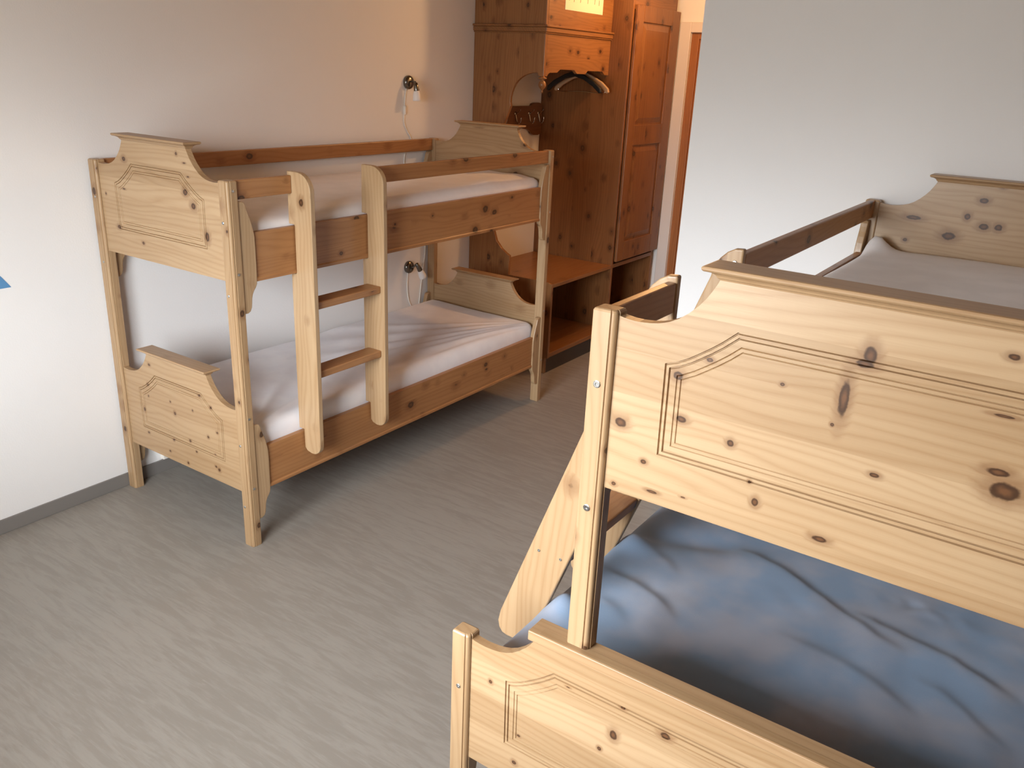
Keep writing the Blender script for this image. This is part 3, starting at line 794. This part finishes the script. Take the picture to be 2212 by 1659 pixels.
# ================================================================== WALL LAMPS, SOCKET, DECAL
def wall_lamp(y, z, head0, head1, sh1, label, cord):
    r = empty('wall_lamp', (XL, y, z))
    tag(r, label, 'wall lamp', 'reading lamps on the left wall')
    obj('wall_plate', lathe(B(), [(.036, .0005), (.037, .010), (.033, .019), (.022, .024), (.008, .026), (0, .026)], (0, 0, 0), 'x', 28), M_CHROME, r, smooth=True)
    h0, h1, s1 = (Vector(v) for v in (head0, head1, sh1))
    obj('arm', tube(B(), smoothpath([(.020, 0, .004), (.040, h0.y*.3, .006), (h0.x, h0.y*.7, h0.z*.8+.002)]), .005, 10), M_CHROME, r, smooth=True)
    d = (h1-h0)
    hd = obj('lamp_head', tube(B(), [h0, h0+d*.06, h0+d*.5, h0+d*.94, h1], [.006, .0105, .013, .0155, .0150], 18), M_CHROME, r, smooth=True)
    e = (s1-h1)
    obj('lamp_shade', tube(B(), [h1-e*.1, h1+e*.08, h1+e*.3, h1+e*.7, s1-e*.04, s1], [.012, .0165, .0205, .0225, .0232, .0215], 20), M_FROST, r, smooth=True)
    obj('cord', tube(B(), smoothpath(cord[0]), .0032, 8), M_CORD, r, smooth=True)
    if cord[1]:
        obj('cord_switch', tube(B(), [(cord[1][0]-.0, cord[1][1], cord[1][2]+.025), (cord[1][0], cord[1][1], cord[1][2]+.022), (cord[1][0], cord[1][1], cord[1][2]-.022), (cord[1][0], cord[1][1], cord[1][2]-.025)], [.005, .009, .009, .005], 10), M_CORD, r, smooth=True)
    return r
y1, z1 = 1.892, 1.725
cp = [(.0035, y-y1, z-z1) for y, z in ((1.878, 1.692), (1.869, 1.655), (1.864, 1.610), (1.860, 1.560), (1.859, 1.514), (1.884, 1.468), (1.914, 1.430), (1.912, 1.395), (1.886, 1.372), (1.860, 1.318), (1.868, 1.20), (1.95, 1.02), (2.035, .88), (2.047, .772), (2.031, .675), (2.019, .606), (1.994, .45), (1.985, .33))]
cp = [(min(.0035, .004), b, c) for a, b, c in cp]
wall_lamp(y1, z1, (.058, 0, .002), (.064, .002, -.042), (.066, .003, -.094), 'chrome wall lamp with frosted shade above the upper bunk', (cp, (.006, 1.862-y1, 1.580-z1)))
y2, z2 = 1.896, .689
cp2 = [(.0035, y-y2, z-z2) for y, z in ((1.889, .655), (1.886, .615), (1.884, .56), (1.90, .48), (1.95, .40))]
wall_lamp(y2, z2, (.060, .006, .030), (.066, .032, -.016), (.070, .056, -.062), 'chrome wall lamp with tilted head above the lower bunk', (cp2, None))
sk = obj('wall_socket', box(B(), XL, XL+.026, .172, .252, .066, .146), M_CORD, None, bevel=.004)
tag(sk, 'white wall socket just above the baseboard behind the left bunk', 'socket')
bm = prism(B(), [(-.353, .973), (-.93, .973), (-.642, 1.400)], 'x', XL+.0003, XL+.0013)
tag(obj('wall_decal', bm, M_BLUE), 'blue triangular decal on the white left wall', 'decal')

# ================================================================== LIGHT
w = bpy.data.worlds.new('daylight'); scene.world = w; w.use_nodes = True
wt = w.node_tree; bg = wt.nodes['Background']
g = wt.nodes.new('ShaderNodeNewGeometry'); sp = wt.nodes.new('ShaderNodeSeparateXYZ'); wt.links.new(g.outputs['Incoming'], sp.inputs[0])
mr = wt.nodes.new('ShaderNodeMapRange'); mr.inputs[1].default_value = -.20; mr.inputs[2].default_value = .02   # Incoming points to the viewer: sky is negative z
wt.links.new(sp.outputs[2], mr.inputs[0])
mx = wt.nodes.new('ShaderNodeMix'); mx.data_type = 'RGBA'
mx.inputs[6].default_value = (.90, .95, 1.0, 1); mx.inputs[7].default_value = (.20, .205, .20, 1)
wt.links.new(mr.outputs[0], mx.inputs[0]); wt.links.new(mx.outputs[2], bg.inputs[0])
bg.inputs[1].default_value = 44.0
pl_ = bpy.data.lights.new('window_portal', 'AREA'); pl_.shape = 'RECTANGLE'; pl_.size = WX1-WX0; pl_.size_y = WZ1-WZ0
pl_.cycles.is_portal = True
po = bpy.data.objects.new('window_portal', pl_); COL.objects.link(po)
po.location = ((WX0+WX1)/2, YF-.03, (WZ0+WZ1)/2); po.rotation_euler = (math.radians(90), 0, 0)
# warm ceiling lamp of the passage
cl = empty('ceiling_lamp', (1.12, 3.05, ZC))
tag(cl, 'round ceiling lamp in the passage in front of the wardrobe', 'ceiling lamp')
obj('base', lathe(B(), [(.10, 0), (.10, -.018), (.094, -.022), (0, -.022)], (0, 0, 0), 'z', 28), M_WHITE, cl)
ll = bpy.data.lights.new('passage_bulb', 'POINT'); ll.energy = 31; ll.color = (1.0, .54, .22); ll.shadow_soft_size = .05
lo = bpy.data.objects.new('passage_bulb', ll); COL.objects.link(lo); lo.location = (1.12, 3.05, ZC-.085)

# ================================================================== CAMERA
cam = bpy.data.cameras.new('camera'); co = bpy.data.objects.new('camera', cam); COL.objects.link(co)
cam.sensor_fit = 'HORIZONTAL'; cam.sensor_width = 36.0; cam.lens = 1824.072*36.0/2212
R = Matrix(((0.8218390834337503, -0.23255840006105327, 0.5200933680617514), (0.568113647701739, 0.2660295903149636, -0.7787651381333638), (0.042748148916622916, 0.9354917678087263, 0.35075311563307104)))
co.matrix_world = Matrix.Translation((3.273534, -1.853739, 1.826583)) @ R.to_4x4()
cam.clip_start = .02; cam.clip_end = 60
scene.camera = co
scene.view_settings.view_transform = 'Standard'; scene.view_settings.look = 'None'
scene.view_settings.gamma = 1.0; scene.view_settings.use_curve_mapping = False
scene.view_settings.exposure = 0.0
scene.cycles.use_denoising = True
scene.cycles.max_bounces = 10; scene.cycles.diffuse_bounces = 6
scene.cycles.sample_clamp_indirect = 8.0
